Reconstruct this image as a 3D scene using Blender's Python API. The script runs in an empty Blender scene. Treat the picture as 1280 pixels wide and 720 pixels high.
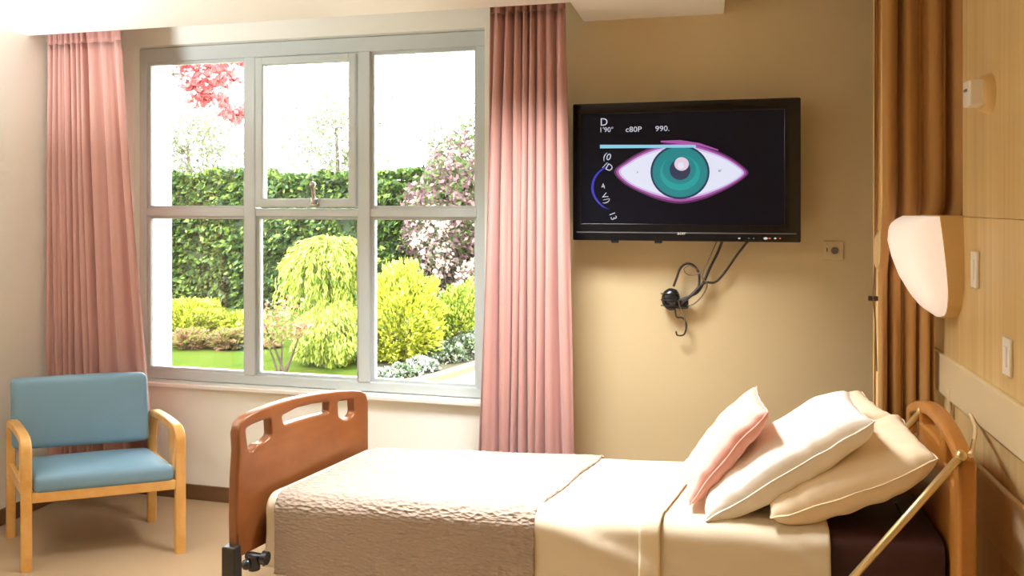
import bpy, bmesh, math, random
import numpy as np
from mathutils import Vector, Matrix, noise
C = bpy.context.scene.collection
RND = random.Random(7)
PI = math.pi

# ------------------------------------------------------------------ camera frame
EYE = Vector((0, 0, 1.75)); FPX = 1004.0; HOR = 255.0; YAW = math.radians(13.98)
SN, CS = math.sin(YAW), math.cos(YAW)
def ray(px, py):
    k = (px-640)/FPX
    return Vector((-SN+k*CS, CS+k*SN, (HOR-py)/FPX))
def hit(px, py, x=None, y=None, z=None):
    d = ray(px, py)
    if x is not None: t = x/d.x
    elif y is not None: t = y/d.y
    else: t = (z-EYE.z)/d.z
    return EYE + d*t

# ------------------------------------------------------------------ materials
def srgb(r, g, b):
    f = lambda c: (c/255/12.92) if c/255 <= .04045 else ((c/255+.055)/1.055)**2.4
    return (f(r), f(g), f(b), 1)
def mat(name, col, rough=.6, metal=0, var=.06, vscale=6, bump=0, bscale=60, spec=.4, sheen=0, trans=0,
        emit=None, estr=0, stretch=(1,1,1)):
    m = bpy.data.materials.new(name); m.use_nodes = True
    nt = m.node_tree; N = nt.nodes; L = nt.links
    p = N['Principled BSDF']
    p.inputs['Roughness'].default_value = rough; p.inputs['Metallic'].default_value = metal
    p.inputs['Specular IOR Level'].default_value = spec
    if sheen: p.inputs['Sheen Weight'].default_value = sheen
    tc = N.new('ShaderNodeTexCoord'); mp = N.new('ShaderNodeMapping'); mp.inputs['Scale'].default_value = stretch
    L.new(tc.outputs['Object'], mp.inputs['Vector'])
    nz = N.new('ShaderNodeTexNoise'); nz.inputs['Scale'].default_value = vscale; nz.inputs['Detail'].default_value = 3
    L.new(mp.outputs[0], nz.inputs['Vector'])
    mx = N.new('ShaderNodeMix'); mx.data_type = 'RGBA'
    lo = tuple(c*(1-var) for c in col[:3])+(1,); hi = tuple(min(1, c*(1+var)) for c in col[:3])+(1,)
    mx.inputs[6].default_value = lo; mx.inputs[7].default_value = hi
    L.new(nz.outputs['Fac'], mx.inputs[0]); L.new(mx.outputs[2], p.inputs['Base Color'])
    if bump:
        n2 = N.new('ShaderNodeTexNoise'); n2.inputs['Scale'].default_value = bscale; n2.inputs['Detail'].default_value = 4
        L.new(mp.outputs[0], n2.inputs['Vector'])
        b = N.new('ShaderNodeBump'); b.inputs['Strength'].default_value = bump; b.inputs['Distance'].default_value = .01
        L.new(n2.outputs['Fac'], b.inputs['Height']); L.new(b.outputs[0], p.inputs['Normal'])
    if trans:
        tr = N.new('ShaderNodeBsdfTranslucent'); tr.inputs[0].default_value = col
        mm = N.new('ShaderNodeMixShader'); mm.inputs[0].default_value = trans
        L.new(p.outputs[0], mm.inputs[1]); L.new(tr.outputs[0], mm.inputs[2])
        L.new(mm.outputs[0], N['Material Output'].inputs[0])
    if emit:
        p.inputs['Emission Color'].default_value = emit; p.inputs['Emission Strength'].default_value = estr
    return m

def wood(name, c1, c2, scale=(1, 1, 12), rough=.4, wscale=3, spec=.4):
    m = mat(name, c1, rough=rough, spec=spec); nt = m.node_tree; N = nt.nodes; L = nt.links
    p = N['Principled BSDF']
    tc = N.new('ShaderNodeTexCoord'); mp = N.new('ShaderNodeMapping'); mp.inputs['Scale'].default_value = scale
    L.new(tc.outputs['Object'], mp.inputs['Vector'])
    nz = N.new('ShaderNodeTexNoise'); nz.inputs['Scale'].default_value = wscale; nz.inputs['Detail'].default_value = 6
    nz.inputs['Roughness'].default_value = .65
    L.new(mp.outputs[0], nz.inputs['Vector'])
    r = N.new('ShaderNodeValToRGB'); r.color_ramp.elements[0].position = .35; r.color_ramp.elements[1].position = .68
    r.color_ramp.elements[0].color = c1; r.color_ramp.elements[1].color = c2
    L.new(nz.outputs['Fac'], r.inputs[0]); L.new(r.outputs[0], p.inputs['Base Color'])
    return m

M = {}
M['wall_cream'] = mat('wall_cream', srgb(247, 248, 240), .75, var=.02, vscale=2, bump=.05, bscale=90)
M['wall_warm_shade'] = mat('wall_warm_shade', srgb(206, 187, 146), .7, var=.03, vscale=1.5, bump=.05, bscale=90)  # TV wall's dimmer, warmer light put into the wall colour
M['ceiling'] = mat('ceiling', srgb(245, 242, 234), .8, var=.01, vscale=2)
M['render_white'] = mat('render_white', srgb(244, 243, 238), .8, var=.02)
M['floor'] = mat('floor_vinyl', srgb(178, 152, 120), .38, var=.10, vscale=1.2, spec=.3)
M['baseboard'] = mat('baseboard', srgb(112, 82, 55), .45, var=.08)
M['frame'] = mat('window_paint', srgb(200, 208, 208), .4, var=.03, spec=.3)
M['sill'] = mat('sill_paint', srgb(240, 238, 230), .4, var=.02)
M['chrome'] = mat('chrome', srgb(190, 188, 180), .25, metal=1, var=.03)
M['pink'] = mat('pink_curtain_fabric', srgb(196, 148, 138), .8, var=.06, vscale=4, bump=.15, bscale=220, sheen=.25, trans=.12)
M['pink_head'] = mat('pink_curtain_heading', srgb(180, 132, 122), .8, var=.06, vscale=8, bump=.2, bscale=160, trans=.1)
M['brown'] = mat('brown_curtain_fabric', srgb(186, 138, 78), .8, var=.2, vscale=5, bump=.15, bscale=200, stretch=(1, 1, .1), sheen=.2)
M['lit_fold'] = mat('curtain_lit_fold', srgb(236, 204, 146), .8, var=.06, bump=.1, bscale=160)
M['beech'] = wood('beech', srgb(214, 158, 84), srgb(232, 184, 112), (3, 3, 3), .35, 2.5)
M['board'] = wood('board_wood', srgb(122, 70, 34), srgb(138, 84, 44), (2, 1, 2), .33, 3)
M['headwood'] = wood('headboard_wood', srgb(158, 102, 42), srgb(176, 118, 54), (2, 1, 2), .33, 3)
M['blue'] = mat('blue_vinyl', srgb(120, 154, 174), .5, var=.05, vscale=7, bump=.12, bscale=220, spec=.35)
M['ply'] = wood('veneer_panel', srgb(210, 178, 118), srgb(228, 200, 144), (1, 18, .35), .4, 1.3)
M['rail'] = mat('bumper_rail', srgb(226, 206, 162), .5, var=.03)
M['plastic'] = mat('white_plastic', srgb(238, 232, 218), .35, var=.02)
M['plastic_grey'] = mat('grey_detail', srgb(110, 100, 90), .4, var=.05)
M['black'] = mat('black_plastic', (.012, .012, .014, 1), .25, var=.1, spec=.5)
M['gloss_black'] = mat('gloss_black', (.006, .006, .008, 1), .12, var=.1, spec=.5)
M['screen'] = mat('screen_glass', (.004, .004, .007, 1), .3, var=.2, spec=.2, emit=(.10, .10, .2, 1), estr=.02)
M['cable'] = mat('cable_rubber', (.03, .022, .018, 1), .45, var=.1)
M['cable_grey'] = mat('cable_grey', srgb(120, 100, 78), .45, var=.1)
M['darkmetal'] = mat('dark_metal', (.05, .045, .04, 1), .4, metal=.6, var=.1)
M['maroon'] = mat('mattress_shaded', srgb(52, 20, 18), .6, var=.1)  # deep shade at the bed head put into the mattress colour
M['sheet'] = mat('sheet_cotton', srgb(218, 204, 178), .85, var=.02, vscale=5, bump=.15, bscale=25, sheen=.1)
M['hem'] = mat('sheet_hem', srgb(230, 215, 186), .85, var=.02, bump=.1, bscale=80)
M['pillow'] = mat('pillow_cotton', srgb(244, 236, 224), .85, var=.02, bump=.25, bscale=16, sheen=.1)
M['pillow_cream'] = mat('pillow_cream', srgb(240, 220, 188), .85, var=.02, bump=.25, bscale=14, sheen=.1)
M['pillow_pink'] = mat('pillow_pink', srgb(232, 172, 156), .85, var=.04, bump=.25, bscale=20, sheen=.2)
M['gold'] = mat('rod_metal', srgb(214, 188, 136), .3, metal=.75, var=.06)
M['shade'] = mat('lamp_shade', srgb(250, 238, 228), .35, var=.01, emit=(1, .86, .74, 1), estr=.48)
M['lampbase'] = mat('lamp_base', srgb(214, 180, 122), .4, var=.03)
M['cord'] = mat('cord', srgb(222, 196, 150), .6, var=.05)

def quilt_mat():
    m = mat('quilt_matelasse', srgb(166, 148, 132), .9, var=.05, vscale=9, sheen=.2)
    nt = m.node_tree; N = nt.nodes; L = nt.links; p = N['Principled BSDF']
    tc = N.new('ShaderNodeTexCoord'); mp = N.new('ShaderNodeMapping'); mp.inputs['Scale'].default_value = (42, 60, 95)
    L.new(tc.outputs['Object'], mp.inputs['Vector'])
    v = N.new('ShaderNodeTexVoronoi'); v.inputs['Scale'].default_value = 1; L.new(mp.outputs[0], v.inputs['Vector'])
    nz = N.new('ShaderNodeTexNoise'); nz.inputs['Scale'].default_value = .5; L.new(mp.outputs[0], nz.inputs['Vector'])
    a = N.new('ShaderNodeMath'); a.operation = 'ADD'; L.new(v.outputs['Distance'], a.inputs[0]); L.new(nz.outputs['Fac'], a.inputs[1])
    b = N.new('ShaderNodeBump'); b.inputs['Strength'].default_value = 1; b.inputs['Distance'].default_value = .008
    L.new(a.outputs[0], b.inputs['Height']); L.new(b.outputs[0], p.inputs['Normal'])
    return m
M['quilt'] = quilt_mat()

def glass_mat():
    m = bpy.data.materials.new('pane_glass'); m.use_nodes = True; nt = m.node_tree; N = nt.nodes; L = nt.links
    N.remove(N['Principled BSDF'])
    t = N.new('ShaderNodeBsdfTransparent'); t.inputs[0].default_value = (.97, .98, .97, 1)
    g = N.new('ShaderNodeBsdfGlossy'); g.inputs['Roughness'].default_value = .02
    f = N.new('ShaderNodeFresnel'); f.inputs[0].default_value = 1.45
    x = N.new('ShaderNodeMixShader'); L.new(f.outputs[0], x.inputs[0]); L.new(t.outputs[0], x.inputs[1]); L.new(g.outputs[0], x.inputs[2])
    L.new(x.outputs[0], N['Material Output'].inputs[0]); return m
M['glass'] = glass_mat()

def emit_mat(name, col, s=1):
    m = bpy.data.materials.new(name); m.use_nodes = True; nt = m.node_tree; N = nt.nodes
    p = N['Principled BSDF']; p.inputs['Base Color'].default_value = (.01, .01, .01, 1)
    p.inputs['Emission Color'].default_value = col; p.inputs['Emission Strength'].default_value = s
    return m

def leafm(name, r, g, b, tr=.35, var=.25, k=.5):
    return mat(name, tuple(c*k for c in srgb(r, g, b)[:3])+(1,), .55, var=var, vscale=3, trans=tr, spec=.25)
LF = dict(
    hedge=[leafm('hedge_leaf', 72, 102, 46), leafm('hedge_leaf_fresh', 134, 160, 70), leafm('hedge_leaf_deep', 42, 68, 36)],
    gold=[leafm('golden_leaf', 184, 190, 56, k=.75), leafm('golden_leaf_green', 140, 162, 50), leafm('golden_leaf_pale', 208, 208, 92, k=.75)],
    lime=[leafm('lime_leaf', 172, 188, 70, k=.65), leafm('lime_leaf_dark', 112, 144, 46), leafm('lime_leaf_pale', 196, 204, 96, k=.65)],
    purple=[leafm('purple_leaf', 112, 84, 88), leafm('purple_leaf_green', 92, 110, 60), leafm('purple_leaf_pink', 166, 130, 132)],
    blossom=[leafm('blossom', 226, 202, 196), leafm('blossom_dull', 186, 158, 148), leafm('blossom_leaf', 70, 88, 50)],  # duller petals mixed in at random
    maple=[leafm('maple_leaf', 226, 122, 122, .5), leafm('maple_leaf_dark', 196, 92, 92, .5)],
    pinky=[leafm('pinkish_leaf', 178, 150, 112), leafm('pinkish_leaf_green', 140, 150, 66), leafm('pinkish_leaf_red', 176, 116, 96)],
    silver=[leafm('silver_leaf', 140, 158, 120), leafm('silver_leaf_white', 208, 212, 204), leafm('silver_leaf_dark', 74, 96, 62)],
    pale=[leafm('hazed_leaf', 100, 102, 84, .5, .05, 1), leafm('hazed_leaf_green', 92, 100, 70, .5, .05, 1)],
)
M['bark'] = mat('bark', srgb(54, 42, 32), .9, var=.2, vscale=20, bump=.4, bscale=30)
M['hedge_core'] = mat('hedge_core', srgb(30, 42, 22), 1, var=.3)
M['lawn'] = mat('lawn', srgb(52, 64, 22), 1, spec=0, var=.2, vscale=3, bump=.6, bscale=70)
M['soil'] = mat('soil', srgb(50, 44, 26), 1, var=.25, vscale=12, bump=.5, bscale=30)
M['path'] = mat('path_stone', srgb(206, 192, 172), .9, var=.08, vscale=8)
M['kerb'] = mat('kerb_stone', srgb(104, 82, 60), .9, var=.15, vscale=12)

# ------------------------------------------------------------------ object helpers
def tag(o, label=None, cat=None, group=None, kind=None):
    if label: o['label'] = label
    if cat: o['category'] = cat
    if group: o['group'] = group
    if kind: o['kind'] = kind
    return o
def obj(name, bm, m, parent=None, smooth=False, loc=None):
    me = bpy.data.meshes.new(name); bm.normal_update(); bm.to_mesh(me); bm.free()
    for x in (m if isinstance(m, (list, tuple)) else [m]): me.materials.append(x)
    if smooth:
        for p in me.polygons: p.use_smooth = True
    return link(name, me, parent, loc)
def link(name, me, parent=None, loc=None):
    """mesh data is given in world coordinates; the origin is moved to loc (a point of the thing)"""
    o = bpy.data.objects.new(name, me); C.objects.link(o)
    if parent is not None:
        o.parent = parent
        me.transform(Matrix.Translation(-parent_origin(parent)))
    elif loc is not None:
        me.transform(Matrix.Translation(-Vector(loc))); o.location = loc
    return o
def parent_origin(p):
    v = Vector((0, 0, 0))
    while p is not None: v += p.location; p = p.parent
    return v
def thing(name, loc, label=None, cat=None, group=None, kind=None):
    e = bpy.data.objects.new(name, None); e.empty_display_size = .1; C.objects.link(e); e.location = loc
    return tag(e, label, cat, group, kind)
def autosmooth(o, ang=40):
    for p in o.data.polygons: p.use_smooth = True
    o.data.set_sharp_from_angle(angle=math.radians(ang))
    return o
def box(bm, a, b, bev=0, seg=2, mi=0):
    r = bmesh.ops.create_cube(bm, size=1)
    a, b = Vector(a), Vector(b); c = (a+b)/2; s = b-a
    for v in r['verts']: v.co = Vector((v.co.x*s.x, v.co.y*s.y, v.co.z*s.z))+c
    fs = {f for v in r['verts'] for f in v.link_faces}
    for f in fs: f.material_index = mi
    if bev:
        es = list({e for v in r['verts'] for e in v.link_edges})
        bmesh.ops.bevel(bm, geom=es, offset=bev, segments=seg, profile=.5, affect='EDGES')
    return bm
def bx(a, b, bev=0, seg=2):
    return box(bmesh.new(), a, b, bev, seg)
def sweep(bm, pts, a, b, side, closed_caps=True, scale=None):
    """rectangular section swept along a planar path; side = fixed side vector (half width a), b = half thickness"""
    side = Vector(side).normalized(); rings = []; n = len(pts); pts = [Vector(p) for p in pts]
    for i, p in enumerate(pts):
        t = (pts[min(i+1, n-1)]-pts[max(i-1, 0)]).normalized(); nn = t.cross(side).normalized()
        s = 1 if scale is None else scale[i]
        ring = []
        ch = .22
        for (u, v) in ((-1, -1+ch), (-1, 1-ch), (-1+ch, 1), (1-ch, 1), (1, 1-ch), (1, -1+ch), (1-ch, -1), (-1+ch, -1)):
            ring.append(bm.verts.new(p+side*a*s*u+nn*b*s*v))
        rings.append(ring)
    for i in range(n-1):
        for j in range(8):
            bm.faces.new((rings[i][j], rings[i][(j+1) % 8], rings[i+1][(j+1) % 8], rings[i+1][j]))
    bm.faces.new(rings[0][::-1]); bm.faces.new(rings[-1])
    return bm
def tube(bm, pts, r, n=10, mi=0):
    pts = [Vector(p) for p in pts]; rings = []; N = len(pts)
    up = Vector((.13, .21, 1)).normalized()
    for i, p in enumerate(pts):
        t = (pts[min(i+1, N-1)]-pts[max(i-1, 0)]).normalized()
        if abs(t.dot(up)) > .97: up = Vector((1, .2, .1)).normalized()
        s = t.cross(up).normalized(); w = s.cross(t).normalized(); up = w
        rr = r[i] if isinstance(r, (list, tuple)) else r
        rings.append([bm.verts.new(p+s*rr*math.cos(2*PI*k/n)+w*rr*math.sin(2*PI*k/n)) for k in range(n)])
    for i in range(N-1):
        for j in range(n):
            f = bm.faces.new((rings[i][j], rings[i][(j+1) % n], rings[i+1][(j+1) % n], rings[i+1][j])); f.material_index = mi; f.smooth = True
    bm.faces.new(rings[0][::-1]).material_index = mi; bm.faces.new(rings[-1]).material_index = mi
    return bm
def spline(ctrl, n=8):
    P = [Vector(p) for p in ctrl]; P = [P[0]*2-P[1]]+P+[P[-1]*2-P[-2]]; out = []
    for i in range(1, len(P)-2):
        for k in range(n):
            t = k/n; a, b, c, d = P[i-1:i+3]
            out.append(.5*((2*b)+(c-a)*t+(2*a-5*b+4*c-d)*t*t+(3*b-a-3*c+d)*t**3))
    out.append(P[-2]); return out
def grid(bm, fn, nu, nv, mi=0, loop=False):
    V = [[bm.verts.new(fn(i/nu, j/nv)) for j in range(nv+1)] for i in range(nu if loop else nu+1)]
    for i in range(nu):
        a = V[i]; b = V[(i+1) % nu] if loop else V[i+1]
        for j in range(nv):
            f = bm.faces.new((a[j], b[j], b[j+1], a[j+1])); f.material_index = mi; f.smooth = True
    return V
def plate(outline, holes, thick, bev, to_world):
    """2-D outline with holes, extruded and bevelled; to_world maps (u, v, w) to a point"""
    cu = bpy.data.curves.new('plate', 'CURVE'); cu.dimensions = '2D'; cu.fill_mode = 'BOTH'
    for pts in [outline]+holes:
        s = cu.splines.new('POLY'); s.points.add(len(pts)-1); s.use_cyclic_u = True
        for p, q in zip(s.points, pts): p.co = (q[0], q[1], 0, 1)
    cu.extrude = thick/2-bev; cu.bevel_depth = bev; cu.bevel_resolution = 3; cu.offset = -bev
    o = bpy.data.objects.new('plate', cu); C.objects.link(o)
    dg = bpy.context.evaluated_depsgraph_get()
    me = bpy.data.meshes.new_from_object(o.evaluated_get(dg))
    bpy.data.objects.remove(o); bpy.data.curves.remove(cu)
    bm = bmesh.new(); bm.from_mesh(me); bpy.data.meshes.remove(me)
    bmesh.ops.remove_doubles(bm, verts=bm.verts, dist=1e-5)
    for v in bm.verts: v.co = to_world(*v.co)
    bmesh.ops.recalc_face_normals(bm, faces=bm.faces)
    return bm
def round2d(pts, r, n=5):
    """round the corners of a 2-D polygon"""
    out = []; N = len(pts)
    for i in range(N):
        p0, p, p1 = Vector(pts[i-1]), Vector(pts[i]), Vector(pts[(i+1) % N])
        a, b = (p0-p), (p1-p); rr = min(r, a.length*.45, b.length*.45)
        A, B = p+a.normalized()*rr, p+b.normalized()*rr
        for k in range(n+1):
            t = k/n; q = A*(1-t)**2+p*2*t*(1-t)+B*t*t; out.append((q.x, q.y))
    return out
def text_faces(txt, size):
    cu = bpy.data.curves.new('txt', 'FONT'); cu.body = txt; cu.size = size; cu.align_x = 'CENTER'; cu.align_y = 'CENTER'
    cu.resolution_u = 3
    o = bpy.data.objects.new('txt', cu); C.objects.link(o)
    me = bpy.data.meshes.new_from_object(o.evaluated_get(bpy.context.evaluated_depsgraph_get()))
    vs = [v.co.copy() for v in me.vertices]; fs = [tuple(p.vertices) for p in me.polygons]
    bpy.data.objects.remove(o); bpy.data.curves.remove(cu); bpy.data.meshes.remove(me)
    return vs, fs

# ------------------------------------------------------------------ room dimensions
YW = 4.17; YO = 4.51; XL = -3.76; XR = .95; XRW = 1.12; YB = -3.4
WX0, WX1, WZ0, WZ1 = -3.397, -1.19, .688, 2.698     # window opening
SLAB = 2.705; TOPZ = 3.05; ZG = -.10

def struct(name, bm, m, parent=None, label=None):
    o = obj(name, bm, m, parent)
    if parent is None: o['kind'] = 'structure'
    return o
# floor, ceiling
struct('floor', bx((XL-.3, YB-.3, -.12), (XRW+.3, YW+.02, 0)), M['floor'])
bm = bmesh.new()
box(bm, (XL-.3, YB-.3, SLAB), (-.65, 3.76, TOPZ))                 # lowered slab in front of the curtain recess
box(bm, (-.65, YB-.3, SLAB), (.058, YW+.02, TOPZ))
struct('ceiling', bm, M['ceiling'])
struct('trim_1', bx((.058, YB-.3, TOPZ-.06), (XRW+.3, YW+.02, TOPZ+.14)), M['ceiling'])
bm = bmesh.new(); box(bm, (XL-.3, 3.76, 2.95), (-.65, YW+.02, TOPZ+.02)); struct('trim_2', bm, M['ceiling'])
struct('roof', bx((XL-.5, YB-.5, TOPZ+.14), (XRW+.6, YO+.05, TOPZ+.3)), M['render_white'])
# window wall
bm = bmesh.new()
box(bm, (XL-.3, YW, ZG), (WX0, YO, TOPZ+.14)); box(bm, (WX1, YW, ZG), (-.86, YO, TOPZ+.14))
box(bm, (WX0, YW, ZG), (WX1, YO, WZ0-.005)); box(bm, (WX0, YW, WZ1+.005), (WX1, YO, TOPZ+.14))
struct('wall_window', bm, M['wall_cream'])
struct('wall_back', bx((-.86, YW, ZG), (XRW+.3, YO, TOPZ+.14)), M['wall_warm_shade'])
# left wall, right wall, wall behind the camera
struct('wall_left', bx((XL-.3, YB-.3, ZG), (XL, YW, TOPZ+.14)), M['wall_cream'])
struct('wall_right', bx((XRW, YB-.3, ZG), (XRW+.3, YW, TOPZ+.14)), M['wall_warm_shade'])
struct('wall_rear', bx((XL, YB-.3, ZG), (XRW, YB, TOPZ+.14)), M['wall_warm_shade'])
# exterior reveals
bm = bmesh.new()
box(bm, (WX0, 4.275, WZ0), (WX0+.004, YO+.002, WZ1)); box(bm, (WX1-.004, 4.275, WZ0), (WX1, YO+.002, WZ1))
struct('trim_3', bm, M['render_white'])
# baseboards
struct('baseboard_window', bx((XL+.012, YW-.012, 0), (XR-.0, YW, .088), .003), M['baseboard'])
struct('baseboard_left', bx((XL, YB, 0), (XL+.012, YW-.012, .088), .003), M['baseboard'])

# ------------------------------------------------------------------ window
win = thing('window_1', ((WX0+WX1)/2, 4.25, WZ0), 'grey painted three-column window looking on the garden', None, None, 'structure')
FY0, FY1 = 4.215, 4.275
MX = [-2.639, -1.912]; TZ = 1.70
bm = bmesh.new()
box(bm, (WX0, FY0, WZ1-.085), (WX1, FY1, WZ1), .006); box(bm, (WX0, FY0, WZ0), (WX1, FY1, WZ0+.055), .006)
box(bm, (WX0, FY0, WZ0+.05), (WX0+.05, FY1, WZ1-.08), .006); box(bm, (WX1-.06, FY0, WZ0+.05), (WX1, FY1, WZ1-.08), .006)
obj('window_frame', bm, M['frame'], win)
for x in MX:
    obj('mullion', bx((x-.037, FY0-.006, WZ0+.052), (x+.037, FY1, WZ1-.083), .006), M['frame'], win)
cols = [(WX0+.05, MX[0]-.037), (MX[0]+.037, MX[1]-.037), (MX[1]+.037, WX1-.06)]
for i, (a, b) in enumerate(cols):
    obj('transom', bx((a, FY0, TZ-.024), (b, FY1, TZ+.024), .005), M['frame'], win)
    # glazing beads
    for (z0, z1) in ((WZ0+.055, TZ-.024), (TZ+.024, WZ1-.085)):
        if i == 1 and z0 > TZ: continue
        bm = bmesh.new(); t = .016
        box(bm, (a, FY0+.018, z0), (a+t, FY1-.005, z1)); box(bm, (b-t, FY0+.018, z0), (b, FY1-.005, z1))
        box(bm, (a+t, FY0+.018, z0), (b-t, FY1-.005, z0+t)); box(bm, (a+t, FY0+.018, z1-t), (b-t, FY1-.005, z1))
        obj('glazing_bead', bm, M['frame'], win)
        obj('window_pane', bx((a+t*.5, 4.25, z0+t*.5), (b-t*.5, 4.254, z1-t*.5)), M['glass'], win)
a, b = cols[1]; z0, z1 = TZ+.03, WZ1-.09
bm = bmesh.new(); t = .05
box(bm, (a+.006, FY0-.018, z0), (a+.006+t, FY1-.02, z1), .008); box(bm, (b-.006-t, FY0-.018, z0), (b-.006, FY1-.02, z1), .008)
box(bm, (a+.05, FY0-.018, z0), (b-.05, FY1-.02, z0+.052), .008); box(bm, (a+.05, FY0-.018, z1-.045), (b-.05, FY1-.02, z1), .008)
sash = obj('casement_sash', bm, M['frame'], win)
obj('sash_pane', bx((a+.045, 4.238, z0+.04), (b-.045, 4.242, z1-.035)), M['glass'], sash)
hx = hit(393, 240, y=4.19).x
bm = bmesh.new()
box(bm, (hx-.028, FY0-.030, z0+.004), (hx+.028, FY0-.014, z0+.030), .004)
box(bm, (hx-.016, FY0-.045, z0+.02), (hx+.016, FY0-.018, z0+.055), .006)
tube(bm, [(hx, FY0-.035, z0+.04), (hx, FY0-.04, z0+.10), (hx, FY0-.05, z0+.12)], [.011, .012, .017], 12)
r = bmesh.ops.create_uvsphere(bm, u_segments=14, v_segments=10, radius=.020)
for v in r['verts']: v.co += Vector((hx, FY0-.05, z0+.128))
autosmooth(obj('window_handle', bm, M['chrome'], sash))
obj('window_sill', bx((WX0+.003, YW-.035, WZ0-.028), (WX1-.003, FY0, WZ0-.002), .006), M['sill'], win)
obj('outer_sill', bx((WX0+.006, FY1, WZ0-.02), (WX1-.006, YO+.05, WZ0-.002), .004), M['sill'], win)

# ------------------------------------------------------------------ curtains
def curtain(name, xtl, xtr, xbl, xbr, y0, ztop, zbot, folds, amp, seed, label, warp, m, mh, thick=.003):
    rr = random.Random(seed)
    jit = [rr.uniform(.6, 1.25) for _ in range(int(folds)+3)]
    root = thing(name, ((xtl+xtr)/2, y0, zbot), label, 'curtain')
    def fn(u, v):      # v: 0 top .. 1 bottom
        uu = warp(u, v)
        x = (xtl+(xtr-xtl)*uu)*(1-v)+(xbl+(xbr-xbl)*uu)*v
        ph = u*folds; k = int(ph); jj = jit[k]*(1-(ph-k))+jit[k+1]*(ph-k)
        pinch = max(0, 1-v/.05)
        s = math.sin(2*PI*ph+.5*math.sin(3*v+k)); s = math.copysign(abs(s)**.8, s)
        a = amp*jj*(.55+.45*min(1, v*3))*(1-.45*pinch)
        fine = .006*pinch*math.sin(2*PI*ph*3)
        x += .010*math.sin(v*5+u*17)*v + .22*amp*math.cos(2*PI*ph)*min(1, v*4)
        return Vector((x, y0+a*s+fine, ztop+(zbot-ztop)*v+.003*math.sin(40*u)))
    def sheet(nm, v0, v1, nv, mm, off, par):
        bm = bmesh.new(); nu = int(folds*14)
        grid(bm, lambda u, v: fn(u, v0+(v1-v0)*v)+Vector((0, off, 0)), nu, nv)
        o = obj(nm, bm, mm, par)
        md = o.modifiers.new('thickness', 'SOLIDIFY'); md.thickness = thick; md.offset = 0
        return o
    sheet('drape', .035, 1, 46, m, 0, root)
    sheet('heading', 0, .036, 3, mh, 0, root)
    return root
# left pair: tight folds at the wall, wide flare towards the glass
wl = lambda u, v: (u*.72 if u < .72 else .5184+(u-.72)*(1-.5184)/.28)
lc = curtain('curtain', XL+.025, -3.23, XL+.03, -3.02, 3.86, 2.76, .19, 10, .030, 3,
             'pink floor-length curtain behind the blue armchair, left of the window', wl, M['pink'], M['pink_head'])
rc = curtain('curtain', -1.075, -.70, -1.155, -.655, 3.87, 2.80, .02, 8, .034, 5,
             'pink floor-length curtain between the window and the television', lambda u, v: u+.05*math.sin(2*PI*u), M['pink'], M['pink_head'])
for x0, x1, zt, lb in ((XL+.02, -2.95, 2.75, 'left'), (-1.30, -.67, 2.79, 'right')):
    pass
tag(obj('curtain_track', bx((XL+.01, 3.905, 2.80), (-.66, 3.925, 2.95), .003), M['plastic'], None, loc=(-2.2, 3.915, 2.80)),
    'slim white curtain track along the ceiling recess above the window', 'curtain track')

# brown privacy curtain by the bed head
bc = thing('privacy_curtain', (.8, 3.74, .05), 'brown privacy curtain, its lit front fold painted paler, gathered beside the bed head', 'curtain')
def bcf(u, v, off=0):
    z = 2.96+(.08-2.96)*v
    k = min(1, max(0, (1.78-z)/.35)); k = k*k*(3-2*k)
    xl = .675; xr = 1.085*(1-k)+.915*k
    ph = u*4.6; s = math.sin(2*PI*ph+.6*math.sin(2.2*v+1.3*int(ph))); s = math.copysign(abs(s)**.75, s)
    return Vector((xl+(xr-xl)*u+.008*math.cos(2*PI*ph), 3.74+.042*s*(.7+.3*math.sin(9*u))+off, z))
bm = bmesh.new(); grid(bm, lambda u, v: bcf(.10+.9*u, v), 110, 40)
o = obj('drape', bm, M['brown'], bc); md = o.modifiers.new('thickness', 'SOLIDIFY'); md.thickness = .003; md.offset = 0
bm = bmesh.new(); grid(bm, lambda u, v: bcf(-.015+.12*u, v)+Vector((0, .0, 0)), 16, 40)  # front fold catching the light, painted as a paler strip
o = obj('lit_fold_edge', bm, M['lit_fold'], bc); md = o.modifiers.new('thickness', 'SOLIDIFY'); md.thickness = .004; md.offset = 0

# ------------------------------------------------------------------ television
TX0, TX1, TZ0, TZ1, TY = -.685, .409, 1.567, 2.256, 4.03
tv = thing('television', ((TX0+TX1)/2, 4.10, TZ0), 'black wall-mounted flat television showing a teal eye', 'television')
outl = [(TX0, TZ0), (TX1, TZ0), (TX1, TZ1), (TX0, TZ1)]
SX0, SX1, SZ0, SZ1 = TX0+.045, TX1-.075, TZ0+.085, TZ1-.055
scr = [(SX0, SZ0), (SX0, SZ1), (SX1, SZ1), (SX1, SZ0)]
pw = lambda u, v, w: Vector((u, TY+.008+w, v))
autosmooth(obj('bezel', plate(round2d(outl, .008), [scr], .022, .004, pw), M['gloss_black'], tv))
obj('rear_housing', bx((TX0+.012, TY+.017, TZ0+.012), (TX1-.012, TY+.075, TZ1-.012), .015, 3), M['black'], tv)
obj('screen', bx((SX0-.004, TY+.008, SZ0-.004), (SX1+.004, TY+.0165, SZ1+.004)), M['screen'], tv)
obj('wall_bracket', bx((-.35, TY+.07, 1.75), (.1, YW, 2.08), .01), M['black'], tv)
obj('trim_line', bx((TX0+.02, TY-.0045, TZ0+.038), (TX1-.02, TY-.0025, TZ0+.044)), mat('trim_line', (.12, .12, .13, 1), .3), tv)
def pxs(px, py): p = hit(px, py, y=TY+.006); return (p.x, p.z)
def poly(bm, pts, mi, y):
    vs = [bm.verts.new((p[0], y, p[1])) for p in pts]
    f = bm.faces.new(vs); f.material_index = mi
    return f
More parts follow.
